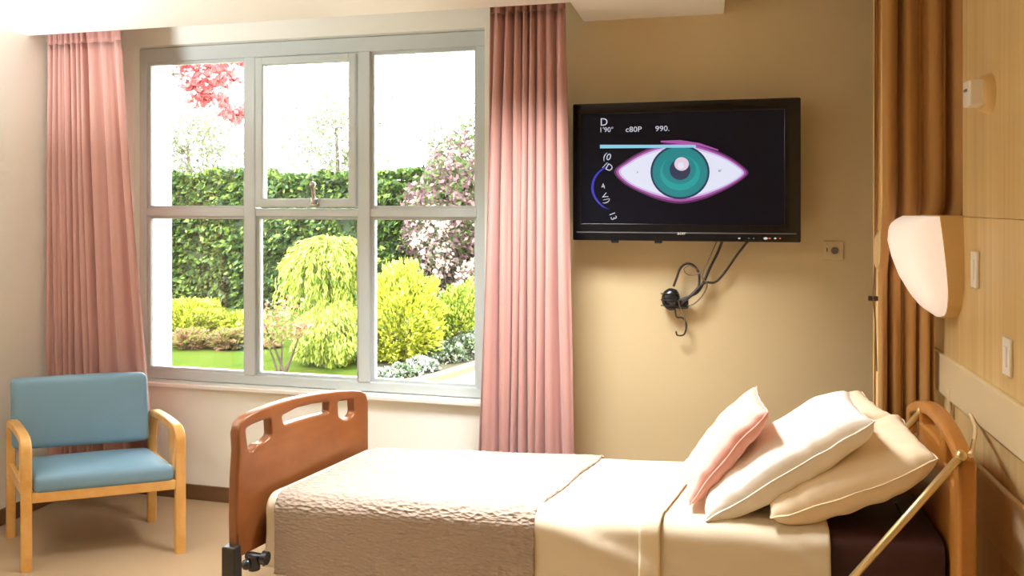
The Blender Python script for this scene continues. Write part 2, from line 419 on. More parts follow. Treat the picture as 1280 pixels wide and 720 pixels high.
emats = [emit_mat('glow_violet_dim', (.10, .012, .10, 1)), emit_mat('glow_violet', (.38, .08, .36, 1)), emit_mat('eye_white', (.78, .80, .95, 1), .95),
         emit_mat('iris_rim', (.004, .02, .07, 1)), emit_mat('iris_teal', (.0, .22, .24, 1)), emit_mat('pupil', (.02, .03, .08, 1)),
         emit_mat('pupil_glint', (.75, .6, .72, 1)), emit_mat('cyan_line', (.25, .6, .75, 1)), emit_mat('blue_arc', (.02, .02, .5, 1)),
         emit_mat('white_glyph', (.6, .62, .72, 1)), emit_mat('iris_light', (.0, .33, .33, 1)), emit_mat('lilac', (.62, .5, .78, 1))]
bm = bmesh.new()
top = [(772, 214), (785, 203), (800, 194), (820, 186), (842, 182), (862, 182), (885, 188), (905, 196), (920, 205), (931, 215)]
bot = [(926, 222), (912, 231), (895, 239), (875, 246), (850, 250), (825, 246), (800, 237), (782, 227)]
al = [Vector(p) for p in top+bot]; cen = Vector((851, 216))
def smooth_closed(pts, n=5):
    out = []; N = len(pts)
    for i in range(N):
        a, b, c, d = pts[i-1], pts[i], pts[(i+1) % N], pts[(i+2) % N]
        for k in range(n):
            t = k/n; out.append(.5*((2*b)+(c-a)*t+(2*a-5*b+4*c-d)*t*t+(3*b-a-3*c+d)*t**3))
    return out
al = smooth_closed(al)
def grown(px): return [pxs(*(p+(p-cen).normalized()*px)) for p in al]
lay = TY+.0072
poly(bm, grown(4.5), 0, lay); poly(bm, grown(1.8), 1, lay-.0003); poly(bm, grown(-1.2), 11, lay-.0006); poly(bm, grown(-4), 2, lay-.0008)
def disc(cx, cy, r, mi, y, ry=None, n=40):
    poly(bm, [pxs(cx+r*math.cos(2*PI*k/n), cy+(ry or r)*math.sin(2*PI*k/n)) for k in range(n)], mi, y)
disc(850, 215, 37, 3, lay-.0012, 34); disc(850, 215, 34.5, 4, lay-.0014, 31.5); disc(850, 216, 25, 10, lay-.0016, 22)
disc(849, 212, 21, 4, lay-.0018, 18)
disc(850, 212, 13, 5, lay-.0020); disc(852, 205, 9, 6, lay-.0022, 8.5); disc(851, 207, 4, 2, lay-.0024)
lx = [(750, 181), (870, 181), (870, 184.5), (750, 185.5)]; poly(bm, [pxs(*p) for p in lx], 7, lay-.0026)
poly(bm, [pxs(*p) for p in [(826, 176), (850, 175), (875, 179), (898, 187), (898, 188.5), (872, 181.5), (826, 178)]], 1, lay-.0027)
arc = [(765, 206), (752, 211), (742, 222), (739, 236), (743, 248), (752, 258), (762, 262)]
arc2 = [(x+(3 if 0 < i < 6 else 0), y) for i, (x, y) in enumerate(arc)]
sp1 = [pxs(p.x, p.y) for p in spline([Vector((*q, 0)) for q in arc], 5)]; sp2 = [pxs(p.x, p.y) for p in spline([Vector((*q, 0)) for q in arc2], 5)]
for i in range(len(sp1)-1):
    if (Vector(sp2[i])-Vector(sp1[i])).length + (Vector(sp2[i+1])-Vector(sp1[i+1])).length > 1e-5:
        q = [sp1[i], sp1[i+1], sp2[i+1], sp2[i]]
        if i == 0: q = [sp1[0], sp1[1], sp2[1]]
        elif i == len(sp1)-2: q = [sp1[i], sp1[-1], sp2[i]]
        poly(bm, q, 8, lay-.001)
def screen_text(txt, px, py, h, mi, rot=0, sx=1):
    vs, fs = text_faces(txt, 1.0)
    c = pxs(px, py); s = h*.0040*1.35
    cr, sr = math.cos(rot), math.sin(rot)
    B = [bm.verts.new((c[0]+s*(v.x*sx*cr-v.y*sr), lay-.0028, c[1]+s*(v.x*sx*sr+v.y*cr))) for v in vs]
    for f in fs: bm.faces.new([B[i] for i in f]).material_index = mi
screen_text('D', 755, 153, 10, 9); screen_text("1'90°", 758, 162.5, 6.5, 9); screen_text('c80P', 792, 162, 7, 9, 0, 1.1); screen_text('990.', 828, 161, 7, 9, 0, 1.1)
screen_text('(0', 759, 196, 9, 9, -.35); screen_text('/D', 760, 209, 9, 9, -.5); screen_text('4', 754, 233, 7, 9, .3); screen_text('V/)', 757, 248, 8, 9, -1.1)
screen_text('13', 766, 270, 8, 9, -1.2)
screen_text('v', 797, 215, 3.5, 5); screen_text('ar', 900, 213, 4, 5)
bmesh.ops.recalc_face_normals(bm, faces=bm.faces)
img = obj('screen_picture', bm, emats, tv); tag(img, 'teal and white eye with blue symbols on the screen')
def small_text(txt, px, py, h, m, y, name):
    vs, fs = text_faces(txt, h); p = hit(px, py, y=y); b = bmesh.new()
    V = [b.verts.new((p.x+v.x, y, p.z+v.y)) for v in vs]
    for f in fs: b.faces.new([V[i] for i in f])
    bmesh.ops.recalc_face_normals(b, faces=b.faces)
    return obj(name, b, m, tv)
logo_m = mat('logo_silver', srgb(215, 210, 205), .3, emit=(1, 1, 1, 1), estr=.25)
small_text('acer', 852, 291.5, .024, logo_m, TY-.0055, 'logo')
leds = [emit_mat('led_white', (.7, .66, .6, 1), .9), emit_mat('led_blue', (.12, .2, .3, 1)), emit_mat('led_red', (.7, .12, .05, 1))]
for (px, w, mi) in ((924, .006, 0), (936, .004, 1), (942, .004, 1), (957, .010, 0), (962, .006, 2), (969, .006, 0), (975, .005, 2)):
    p = hit(px, 298, y=TY-.004); bm = bmesh.new(); r = bmesh.ops.create_circle(bm, cap_ends=True, segments=12, radius=w)
    for v in r['verts']: v.co = Vector((p.x+v.co.x, TY-.0045, p.z+v.co.y*.6))
    obj('indicator_light', bm, leds[mi], tv)
for px in (769, 823):
    p = hit(px, 303, y=TY+.02)
    obj('lower_clip', bx((p.x-.018, TY, TZ0-.012), (p.x+.018, TY+.03, TZ0+.003), .004), M['black'], tv)

# cables and adaptor under the TV
def cab(pts, r, m, name, label, y0=4.13):
    P = [hit(px, py, y=y0-dy) for (px, py, dy) in pts]
    bm = bmesh.new(); tube(bm, spline(P, 8), r, 8)
    if name == 'dangling_lead': return P, bm, m
    return tag(obj(name, bm, m, None, loc=P[-1]), label, 'cable')
cab([(904, 298, .03), (897, 316, .01), (886, 338, 0), (880, 352, .01), (872, 365, .01), (858, 372, .02), (848, 376, .02)], .007, M['cable'], 'power_cable',
    'thick black cable running steeply from the television down to the adaptor')
cab([(936, 300, .03), (921, 319, .01), (903, 344, 0), (893, 353, 0), (880, 354, .02), (866, 368, .03), (852, 380, .03)], .006, M['cable'], 'power_cable',
    'black cable sweeping from the right of the television to the adaptor')
cab([(898, 298, .035), (888, 320, .03), (878, 345, .035), (884, 356, .03), (876, 372, .02), (862, 382, .02), (850, 376, .02)], .0035, M['cable_grey'], 'power_cable',
    'thin grey cable beside the thick black one under the television')
cab([(842, 358, .02), (846, 347, .02), (850, 336, .01), (857, 330, .01), (866, 331, .01), (873, 340, .01), (874, 352, .01), (872, 360, .02), (862, 370, .03), (852, 377, .03)], .006, M['cable'], 'coiled_cable',
    'black cable looping above the round adaptor')
cab([(877, 340, .03), (866, 344, .03), (858, 342, .03), (855, 336, .03), (862, 332, .03), (872, 337, .03)], .0035, M['cable_grey'], 'coiled_cable',
    'small grey coil of cable inside the black loop')
ad = thing('power_adaptor', hit(840, 375, y=4.10), 'round black plug adaptor hanging in the cables below the television', 'adaptor')
p = hit(839, 374, y=4.128); bm = bmesh.new()
r = bmesh.ops.create_icosphere(bm, subdivisions=3, radius=.052)
for v in r['verts']:
    n = .10*noise.noise(v.co*30); v.co = Vector((v.co.x*(.92+n), v.co.y*(.75+n), v.co.z*(1.08+n)))+p
autosmooth(obj('body', bm, M['black'], ad), 50)
p2 = hit(853, 380, y=4.125)
bm = bmesh.new(); box(bm, p2+Vector((-.03, -.02, -.024)), p2+Vector((.03, .02, .024)), .01, 3); obj('plug', bm, M['black'], ad)
bm = bmesh.new()
for dz in (-.03, 0, .03): tube(bm, [p+Vector((-.05, -.036+abs(dz)*.3, dz)), p+Vector((-.01, -.044+abs(dz)*.3, dz)), p+Vector((.04, -.036+abs(dz)*.3, dz))], .003, 6)
obj('ridge', bm, M['cable'], ad)

_, lb, lm = cab([(842, 378, .03), (844, 388, .02), (846, 396, .02), (854, 398, .01), (858, 407, .01), (855, 418, .01), (847, 419, .01), (845, 414, .01)], .0045, M['cable'], 'dangling_lead',
    'short dark lead with hooked end hanging below the adaptor')
obj('dangling_lead', lb, lm, ad)
_, lb, lm = cab([(848, 376, .03), (851, 388, .02), (854, 394, .02), (856, 400, .02), (857, 412, .02)], .0035, M['cable_grey'], 'dangling_lead',
    'short grey lead hanging beside the dark hooked lead')
obj('dangling_lead', lb, lm, ad)

# socket on the TV wall
sk = thing('wall_socket', hit(1042, 313, y=YW), 'cream wall socket on the wall right of the television', 'socket')
p = hit(1042, 313, y=YW)
obj('face_plate', bx(p+Vector((-.045, -.010, -.045)), p+Vector((.045, 0, .045)), .004), mat('socket_plate', srgb(206, 186, 146), .4), sk)
bm = bmesh.new()
tube(bm, [p+Vector((.004, -.0125, .0)), p+Vector((.004, -.009, .0))], .017, 20); obj('aerial_port', bm, M['plastic_grey'], sk)
bm = bmesh.new(); box(bm, p+Vector((-.034, -.012, -.006)), p+Vector((-.028, -.009, .012)), .001); obj('switch_dot', bm, M['plastic_grey'], sk)

# ------------------------------------------------------------------ right wall panelling
bm = bmesh.new()
box(bm, (XR, YB, 1.7015), (XRW, 3.47, TOPZ-.06), .002)
struct('trim_4', bm, M['ply'])
struct('trim_5', bx((XR, YB, 0), (XRW, 3.93, 1.70), .002), M['ply'])
rail = bx((XR-.022, YB, .955), (XR, 3.92, 1.122), .005); tag(obj('wall_rail', rail, M['rail'], None, loc=(XR, 2, .955)), 'upper cream protective board along the veneered wall above the headboard', 'wall rail')
rail = bx((XR-.022, YB, .585), (XR, 3.33, .812), .012, 4); tag(obj('wall_rail', rail, M['rail'], None, loc=(XR, 2, .585)), 'lower wide cream protective board on the veneered wall behind the headboard', 'wall rail')

# sensor
s = thing('wall_sensor', hit(1233, 118, x=XR), 'white box sensor on a round base high on the veneered wall', 'sensor')
p = hit(1238, 117, x=XR)
bm = bmesh.new(); tube(bm, [p, p+Vector((-.012, 0, 0)), p+Vector((-.03, 0, 0)), p+Vector((-.036, 0, 0))], [.072, .070, .062, .052], 32)
for v in bm.verts: v.co.y = p.y+(v.co.y-p.y)*.85
autosmooth(obj('base', bm, M['lampbase'], s))
sb = obj('sensor_box', bx(p+Vector((-.078, -.04, -.045)), p+Vector((-.03, .04, .048)), .008, 3), M['plastic'], s)
obj('lens', bx(p+Vector((-.082, -.014, .008)), p+Vector((-.076, .016, .018)), .002), M['plastic_grey'], sb)
for (px, py, hh, lab) in ((1221, 337, .068, 'slim white light switch on the veneered wall beside the wall lamp'), (1262, 446, .062, 'white switch just above the upper cream board at the right edge')):
    p = hit(px, py, x=XR); s = thing('light_switch', p, lab, 'switch')
    obj('switch_plate', bx(p+Vector((-.012, -.034, -hh)), p+Vector((0, .034, hh)), .004), M['plastic'], s)
    obj('rocker', bx(p+Vector((-.017, -.014, -hh*.55)), p+Vector((-.010, .014, hh*.55)), .003), M['plastic'], s)

# wall lamp
LY, LZ0, LZ1 = 3.62, 1.288, 1.70
lamp = thing('wall_lamp', (XR, LY, LZ0), 'white half-shell reading lamp with tan base over the bed head', 'lamp')
def lw(v): return .165*math.sqrt(max(0, 1-(max(0, .5-v)/.5)**2.4))*(1-.10*max(0, (v-.5)/.5)**2)+.004
def prof(v):      # protrusion of the shade by height fraction, 0 = bottom
    pts = [(0, .055), (.08, .105), (.2, .145), (.4, .192), (.6, .222), (.75, .236), (.88, .232), (.95, .216), (1, .175)]
    for (a, pa), (b, pb) in zip(pts, pts[1:]):
        if v <= b: t = (v-a)/(b-a); return pa+(pb-pa)*t
def bd(v): return .042+.040*v          # base band depth
bm = bmesh.new()
def shade_fn(u, v):
    a = (u-.5)*PI; z = LZ0+(LZ1-LZ0)*v
    d0 = bd(v); d = prof(v)
    return Vector((XR-d0-(d-d0)*max(0, math.cos(a))**.72, LY+lw(v)*math.copysign(abs(math.sin(a))**.9, math.sin(a)), z))
V = grid(bm, shade_fn, 28, 28)
top = [row[-1] for row in V]; bm.faces.new(top); bm.faces.new([row[0] for row in V][::-1])
autosmooth(obj('lamp_shade', bm, M['shade'], lamp), 60)
bm = bmesh.new()
def base_fn(u, v):
    # perimeter of the outline in the y-z plane
    return None
ring = []
NB = 40
outline = [(LY-lw(k/NB)-.006, k/NB) for k in range(NB+1)]+[(LY+lw(k/NB)+.006, k/NB) for k in range(NB, -1, -1)]
A = [bm.verts.new((XR, y, LZ0+(LZ1-LZ0)*v+(.004 if v > .5 else -.004))) for y, v in outline]
B = [bm.verts.new((XR-bd(v)-.001, y, LZ0+(LZ1-LZ0)*v+(.004 if v > .5 else -.004))) for y, v in outline]
n = len(A)
for i in range(n): bm.faces.new((A[i], A[(i+1) % n], B[(i+1) % n], B[i]))
bm.faces.new(A); bm.faces.new(B[::-1]); bmesh.ops.recalc_face_normals(bm, faces=bm.faces)
autosmooth(obj('lamp_base', bm, M['lampbase'], lamp), 50)

# pull cord by the curtain
y = 3.66
P = [hit(1094, 262, y=y), hit(1094, 330, y=y), hit(1091, 372, y=y), hit(1094, 400, y=y), hit(1096, 464, y=y)]
pc = thing('pull_cord', P[-1], 'thin pull cord with cream handle hanging beside the brown curtain', 'pull cord')
bm = bmesh.new(); tube(bm, [P[0]+Vector((0, 0, 2.98-P[0].z))]+P, .0028, 6); obj('cord', bm, M['cable_grey'], pc)
bm = bmesh.new(); a = hit(1097, 290, y=y); b = hit(1096, 336, y=y); tube(bm, spline([a, a*.7+b*.3, a*.3+b*.7, b], 4), [.004, .008, .011, .012, .012, .012, .012, .012, .012, .011, .010, .008, .004], 10)
obj('handle', bm, M['cord'], pc)
bm = bmesh.new(); a = hit(1091, 373, y=y)
for dx in (-.010, .012): box(bm, a+Vector((dx-.008, -.008, -.010)), a+Vector((dx+.008, .008, .010)), .003)
obj('toggle', bm, M['cable'], pc)

# ------------------------------------------------------------------ armchair
FL = Vector((-3.171, 3.155, 0)); wa = math.radians(31.5); da = math.radians(143)
Wd = Vector((math.cos(wa), math.sin(wa), 0)); Dd = Vector((math.cos(da), math.sin(da), 0))
CW, CD = .68, .50
FL = FL + Wd*.0 - Dd*.0
ch = thing('armchair', FL+Wd*CW/2+Dd*CD/2, 'blue padded wooden armchair standing by the window at the left', 'chair')
def cw(u, v, z): return FL+Wd*u+Dd*v+Vector((0, 0, z))
def cxf(bm):
    for v in bm.verts: v.co = cw(*v.co)
    bmesh.ops.recalc_face_normals(bm, faces=bm.faces)
    return bm
for u, side in ((0, 'left'), (CW, 'right')):
    bm = bmesh.new()
    path = [(u, .0, 0), (u, .0, .30), (u, .0, .50)]+[tuple(p) for p in spline([(u, .0, .52), (u, .004, .575), (u, .03, .605), (u, .08, .617), (u, .20, .622), (u, .34, .62), (u, .44, .612), (u, .478, .59), (u, .49, .54)], 4)]
    path = [path[0], path[1]]+path[3:]
    sweep(bm, path+[(u, CD, .48)], .023, .019, (1, 0, 0)); cxf(bm); autosmooth(obj('armrest', bm, M['beech'], ch), 35)
for u in (0, CW):
    bm = bmesh.new(); sweep(bm, [(u, CD, .485), (u, CD, .25), (u, CD+.012, 0)], .021, .019, (1, 0, 0)); cxf(bm); autosmooth(obj('leg', bm, M['beech'], ch), 35)
for u in (0, CW):
    bm = bmesh.new(); box(bm, (u-.012, .018, .335), (u+.012, CD-.018, .395), .004); cxf(bm); obj('side_rail', bm, M['beech'], ch)
    bm = bmesh.new(); box(bm, (u-.010, .10, .395), (u+.010, .16, .61), .004); cxf(bm); obj('arm_support', bm, M['beech'], ch)
for v in (.0, CD-.02):
    bm = bmesh.new(); box(bm, (.02, v-.012, .322), (CW-.02, v+.014, .372), .004); cxf(bm); obj('seat_rail', bm, M['beech'], ch)
def cushion(w, d, h, r, crown, seg=5, nx=14, ny=12):
    """padded slab centred at the origin, w x d x h with rounded edges and domed top"""
    bm = bmesh.new(); bmesh.ops.create_cube(bm, size=1)
    for v in bm.verts: v.co = Vector((v.co.x*w, v.co.y*d, v.co.z*h))
    bmesh.ops.bevel(bm, geom=list(bm.edges), offset=r, segments=seg, profile=.6, affect='EDGES')
    bmesh.ops.subdivide_edges(bm, edges=[e for e in bm.edges if e.calc_length() > .12], cuts=8, use_grid_fill=True)
    for v in bm.verts:
        x, y = v.co.x/(w/2), v.co.y/(d/2)
        k = max(0, (1-min(1, abs(x))**2.5))*max(0, (1-min(1, abs(y))**2.5))
        v.co.z += crown*k*(1 if v.co.z > 0 else -.3)
    return bm
bm = cushion(CW-.055, CD-.02, .085, .036, .018)
for v in bm.verts: v.co = Vector((v.co.x+CW/2, v.co.y+CD/2-.03, v.co.z+.405-.02*((v.co.y+CD/2)/CD)))
cxf(bm); autosmooth(obj('seat', bm, M['blue'], ch), 60)
bm = cushion(CW-.035, .362, .088, .036, .014)
for v in bm.verts:
    x, y, z = v.co; y2 = y+.1875
    v.co = Vector((x+CW/2-.022, CD-.060-z*.9+y2*.13-(x+.3)*.04-.015*(1-(x/.35)**2)*.0, .470+y2*.985+.006*(1-(x/.33)**2)*(y2/.375)))
cxf(bm); autosmooth(obj('backrest', bm, M['blue'], ch), 60)

# ------------------------------------------------------------------ bed
def lerp(a, b, t): return a+(b-a)*t
BX0, BX1 = -1.70, .715
def ztop(x): return .583+(x+1.70)/2.07*.082
def yn(x, q=0): return 2.845-.045*(x+1.7)/2.07
def yf(x): return 3.49+.0*(x+1.7)
bed = thing('hospital_bed', (-.5, 3.15, 0), 'adjustable hospital bed with orange wooden end boards, head against the right wall', 'bed')
# footboard
FN = Vector((-1.775, 2.69, 0)); FF = Vector((-1.60, 3.50, 0)); Fd = (FF-FN).normalized(); Fn = Vector((-Fd.y, Fd.x, 0))   # Fn points away from the mattress
def fb(px, py):
    d = ray(px, py); t = (FN.dot(Fn))/(d.x*Fn.x+d.y*Fn.y); p = EYE+d*t
    return ((p-FN).dot(Fd), p.z)
ol = [fb(*q) for q in [(297, 699), (296, 650), (297, 600), (299, 565), (298, 543), (301, 530), (309, 521), (325, 513), (345, 505), (365, 499), (385, 494.5), (405, 491), (425, 488.5), (441, 487.8), (452, 488.5), (458, 492), (461, 502)]]
ol += [(ol[-1][0], .50), (ol[-1][0]-.02, ol[0][1])]
h1 = [fb(*q) for q in [(308, 536), (316, 531), (328, 526), (339, 523), (340, 545), (331, 553), (322, 556), (316, 566), (311, 562)]]
h2 = [fb(*q) for q in [(353, 520), (372, 510), (392, 505), (412, 502.5), (412, 516), (392, 520), (372, 526), (356, 531)]]
h3 = [fb(*q) for q in [(423, 502), (443, 499.5), (444, 516), (439, 523), (431, 525), (424, 521)]]
h1, h2, h3 = (round2d(h, .012, 3) for h in (h1, h2, h3))
fo = obj('footboard', plate(ol, [h1, h2, h3], .048, .010, lambda u, v, w: FN+Fd*u+Fn*(.024+w)+Vector((0, 0, v))), M['board'], bed)
autosmooth(fo, 50)
for s_ in (.04, .78):
    p = FN+Fd*s_+Fn*.024
    lg = obj('leg', bx(p+Vector((-.028, -.028, .10)), p+Vector((.028, .028, .44)), .006), M['darkmetal'], bed)
    bm = bmesh.new(); tube(bm, [p+Vector((-.018, 0, .055)), p+Vector((.018, 0, .055))], .052, 20); autosmooth(obj('castor', bm, M['black'], lg))
# headboard in the plane x = .75
HX = .755
def hb(y, z): return (y, z)
hy0, hy1 = 2.70, 3.40
arch = []
for k in range(17):
    t = k/16; arch.append((lerp(hy0, hy1, t), .965+.085*(1-(2*t-1)**2)))
ol = []
ol = [(hy0, .30), (hy0, .93)]+arch+[(hy1, .93), (hy1, .30)]
ol = round2d(ol, .03, 3)
def slot(t0, t1, dz0, dz1):
    f = lambda t: .965+.085*(1-(2*t-1)**2)
    a = [(lerp(hy0, hy1, t0+(t1-t0)*k/5), f(t0+(t1-t0)*k/5)-dz0) for k in range(6)]
    b = [(lerp(hy0, hy1, t1+(t0-t1)*k/5), f(t1+(t0-t1)*k/5)-dz1) for k in range(6)]
    return round2d(a+b, .008, 2)
hd = obj('headboard', plate(ol, [slot(.09, .24, .045, .12), slot(.32, .68, .045, .085), slot(.76, .91, .045, .12)], .05, .012, lambda u, v, w: Vector((HX+w, u, v))), M['headwood'], bed)
autosmooth(hd, 50)
for yy in (hy0+.04, hy1-.04):
    lg = obj('leg', bx((HX-.028, yy-.028, .10), (HX+.028, yy+.028, .34), .006), M['darkmetal'], bed)
    bm = bmesh.new(); tube(bm, [(HX-.018, yy, .055), (HX+.018, yy, .055)], .052, 20); autosmooth(obj('castor', bm, M['black'], lg))
bm = bmesh.new()
vs = []
for x in (-1.74, .745):
    dz = ztop(x)-.215
    for (yy, zz) in ((yn(x)+.02, dz-.06), (yf(x)-.02, dz-.06), (yf(x)-.02, dz), (yn(x)+.02, dz)): vs.append(bm.verts.new((x+(.12 if (x < 0 and yy > 3.2) else 0), yy, zz)))
for f in ((0, 1, 2, 3), (7, 6, 5, 4), (0, 4, 5, 1), (1, 5, 6, 2), (2, 6, 7, 3), (3, 7, 4, 0)): bm.faces.new([vs[i] for i in f])
bmesh.ops.recalc_face_normals(bm, faces=bm.faces)
obj('mattress_platform', bm, M['darkmetal'], bed)
# height-release lever at the near foot corner
p = hit(318, 700, y=2.70)
bm = bmesh.new()
tube(bm, [p+Vector((-.045, .03, 0)), p+Vector((.0, .01, .004)), p+Vector((.04, .01, .006))], [.016, .02, .016], 12)
tube(bm, [p+Vector((.0, .0, .018)), p+Vector((.0, .0, -.035))], .022, 14)
tube(bm, [p+Vector((.035, .0, .012)), p+Vector((.055, .0, .012))], .024, 14)
r = bmesh.ops.create_uvsphere(bm, u_segments=12, v_segments=8, radius=.02)
for v in r['verts']: v.co += p+Vector((-.02, -.02, -.01))
autosmooth(obj('release_lever', bm, M['black'], bed))

# mattress: rounded section lofted along x
def section(x, q, off, zlow, r=.05):
    """q 0..1 : near hem -> near edge -> far edge -> far hem"""
    a, b, zt = yn(x)-off, yf(x)+off, ztop(x)+off
    if zlow > .38: zlow = ztop(x)-.212
    hn = zt-zlow-r; arcl = r*PI/2; top = b-a-2*r
    L = hn*2+arcl*2+top; d = q*L
    if d < hn: return Vector((x, a, zlow+d)), Vector((0, -1, 0))
    d -= hn
    if d < arcl:
        t = d/r; return Vector((x, a+r-r*math.cos(t), zt-r+r*math.sin(t))), Vector((0, -math.cos(t), math.sin(t)))
    d -= arcl
    if d < top: return Vector((x, a+r+d, zt)), Vector((0, 0, 1))
    d -= top
    if d < arcl:
        t = d/r; return Vector((x, b-r+r*math.sin(t), zt-r+r*math.cos(t))), Vector((0, math.sin(t), math.cos(t)))
    d -= arcl
    return Vector((x, b, zt-r-d)), Vector((0, 1, 0))
def footx(y): return FN.x+(y-FN.y)*(FF.x-FN.x)/(FF.y-FN.y)
def cloth(x0f, x1f, off, zlow, nu, nv, disp=None, r=.05, close=False):
    bm = bmesh.new()
    def fn(u, v):
        p, n = section(0, v, off, zlow, r)
        x = lerp(x0f(p.y), x1f(p.y), u)
        p, n = section(x, v, off, zlow, r)
        if disp: p = p+n*disp(p, v, u)
        return p
    V = grid(bm, fn, nu, nv)
    if close:
        bm.faces.new(V[0]); bm.faces.new(V[-1][::-1])
        for i in range(nu): bm.faces.new((V[i][0], V[i][-1], V[i+1][-1], V[i+1][0]))
    bmesh.ops.recalc_face_normals(bm, faces=bm.faces)
    return bm
def zl(x): return ztop(x)-.22
bm = cloth(lambda y: footx(y)+.06, lambda y: .715, -.001, .39, 30, 60, None, .045, True)
autosmooth(tag(obj('mattress', bm, M['maroon'], None, loc=(-.5, 3.15, .40)), 'mattress darkened with painted shade, bare at the head end under the pillows', 'mattress'), 60)
def sdisp(p, v, u):
    side = 1 if v < .28 else (.25 if v < .36 else .12)
    n = noise.noise(Vector((p.x*2.6+p.z*4.5, p.y*.8, p.z*6+p.x*2)))*.018*side
    dia = math.sin((p.x*.45+p.z*1.5)*22)*.014*side*max(0, 1-abs(p.x+.42)/.38)
    return .006+max(0, n+.006)+max(0, dia)
bm = cloth(lambda y: footx(y)+.05, lambda y: .375, .004, .33, 220, 90, sdisp)
sh = tag(obj('bed_sheet', bm, M['sheet'], None, loc=(-.6, 3.15, .6)), 'white sheet over the mattress, side hanging between blanket and pillows', 'sheet')
md = sh.modifiers.new('thickness', 'SOLIDIFY'); md.thickness = .003; md.offset = 1
def hemx(y): t = (y-2.8)/.69; return lerp(-.244, -.095, max(0, min(1, t)))
bm = cloth(lambda y: hemx(y), lambda y: hemx(y)+.072, .016, .34, 8, 90, lambda p, v, u: sdisp(p, v, u)+.002*(1-abs(2*u-1)**4))
o = obj('folded_hem', bm, M['hem'], sh); md = o.modifiers.new('thickness', 'SOLIDIFY'); md.thickness = .005; md.offset = 0
def qdisp(p, v, u):
    e = min(u, 1-u)
    n = noise.noise(p*5)*.006+noise.noise(p*60)*.0022
    side = 1 if v < .28 else 0
    fold = max(0, noise.noise(Vector((p.x*4.5, 1.7, p.z*1.2))))*.022*side*min(1, max(0, (ztop(p.x)-p.z)/.2))
    return .008+n+fold
qx1 = lambda y: lerp(-.615, -.455, max(0, min(1, (y-2.8)/.69)))+.003*math.sin(y*19)
bm = cloth(lambda y: footx(y)+.098, qx1, .014, .31, 300, 150, qdisp)
qo = tag(obj('blanket', bm, M['quilt'], None, loc=(-1.1, 3.15, .6)), 'textured taupe blanket covering the foot half of the bed', 'blanket')
md = qo.modifiers.new('thickness', 'SOLIDIFY'); md.thickness = .010; md.offset = 1

# pillows
def pillow(name, w, l, th, loc, rot, m, label, seed, cat='pillow', wr=1.0, bend=0):
    """w along local y, l along local x (the leaning direction)"""
    bm = bmesh.new(); nx, ny = 56, 56; rr = random.Random(seed); so = Vector((rr.uniform(0, 9), rr.uniform(0, 9), 0))
    def f(u, v, s):
        x, y = 2*u-1, 2*v-1
        e = max(0, (1-abs(x)**2.6))*max(0, (1-abs(y)**2.6))
        h = th/2*e**.36
        pull = 1-.055*(1-abs(x)**2)*abs(y)**8
        pull2 = 1-.055*(1-abs(y)**2)*abs(x)**8
        X, Y = x*l/2*pull2, y*w/2*pull
        edge = max(0, 1-e)**2.0
        n = noise.noise(Vector((X*6, Y*6, s*3))+so)*.014*wr*(e**.3)
        cr = math.sin(14*math.atan2(y, x)+5*noise.noise(Vector((X*5, Y*5, s))+so))*.007*wr*edge*(e**.35)
        cr += noise.noise(Vector((X*16, Y*16, s*2))+so)*.005*wr*(e**.3)
        wv = .006*wr*noise.noise(Vector((X*22, Y*22, 4))+so)*edge
        return Vector((X+wv, Y+wv, s*(h+n+cr)+bend*(x*x)+.010*wr*noise.noise(Vector((X*9, Y*9, 7))+so)))
    A = [[bm.verts.new(f(i/nx, j/ny, 1)) for j in range(ny+1)] for i in range(nx+1)]
    B = [[(A[i][j] if i in (0, nx) or j in (0, ny) else bm.verts.new(f(i/nx, j/ny, -1))) for j in range(ny+1)] for i in range(nx+1)]
    for i in range(nx):
        for j in range(ny):
            bm.faces.new((A[i][j], A[i+1][j], A[i+1][j+1], A[i][j+1])).smooth = True
            bm.faces.new((B[i][j+1], B[i+1][j+1], B[i+1][j], B[i][j])).smooth = True
    o = obj(name, bm, m); o.location = loc; o.rotation_euler = rot
    # piped seam
    b2 = bmesh.new(); ring = [(-1+2*k/20, -1) for k in range(20)]+[(1, -1+2*k/20) for k in range(20)]+[(1-2*k/20, 1) for k in range(20)]+[(-1, 1-2*k/20) for k in range(20)]
    pts = []
    for (x, y) in ring+[ring[0]]: pts.append(f((x+1)/2, (y+1)/2, 1)*1.003)
    tube(b2, pts, .0032, 6)
    me = bpy.data.meshes.new('seam'); b2.to_mesh(me); b2.free(); me.materials.append(m)
    s = bpy.data.objects.new('seam', me); C.objects.link(s); s.parent = o
    return tag(o, label, cat)
def tilt(deg, yaw=0, roll=0): return (math.radians(roll), -math.radians(deg), math.radians(yaw))
PL = {}
PL['low'] = pillow('pillow', .50, .56, .19, (.455, 3.06, .80), tilt(25, 0), M['pillow_cream'], 'cream pillow lowest of the stack, its corner reaching the headboard', 1, bend=.02)
PL['back'] = pillow('pillow', .40, .54, .15, (.40, 3.42, .825), tilt(29, 6), M['pillow_cream'], 'cream pillow half hidden at the back by the brown curtain', 2)
PL['front'] = pillow('pillow', .42, .65, .18, (.245, 3.04, .850), tilt(35, 1), M['pillow'], 'large white pillow leaning on top of the cream one', 3)
PL['pink'] = pillow('cushion', .36, .43, .11, (.045, 3.07, .868), tilt(52, 3), M['pillow_pink'], 'small pale pink cushion leaning against the white pillow', 4, 'cushion')
for o in (PL['low'], PL['back'], PL['front']): o['group'] = 'pillows piled at the bed head'

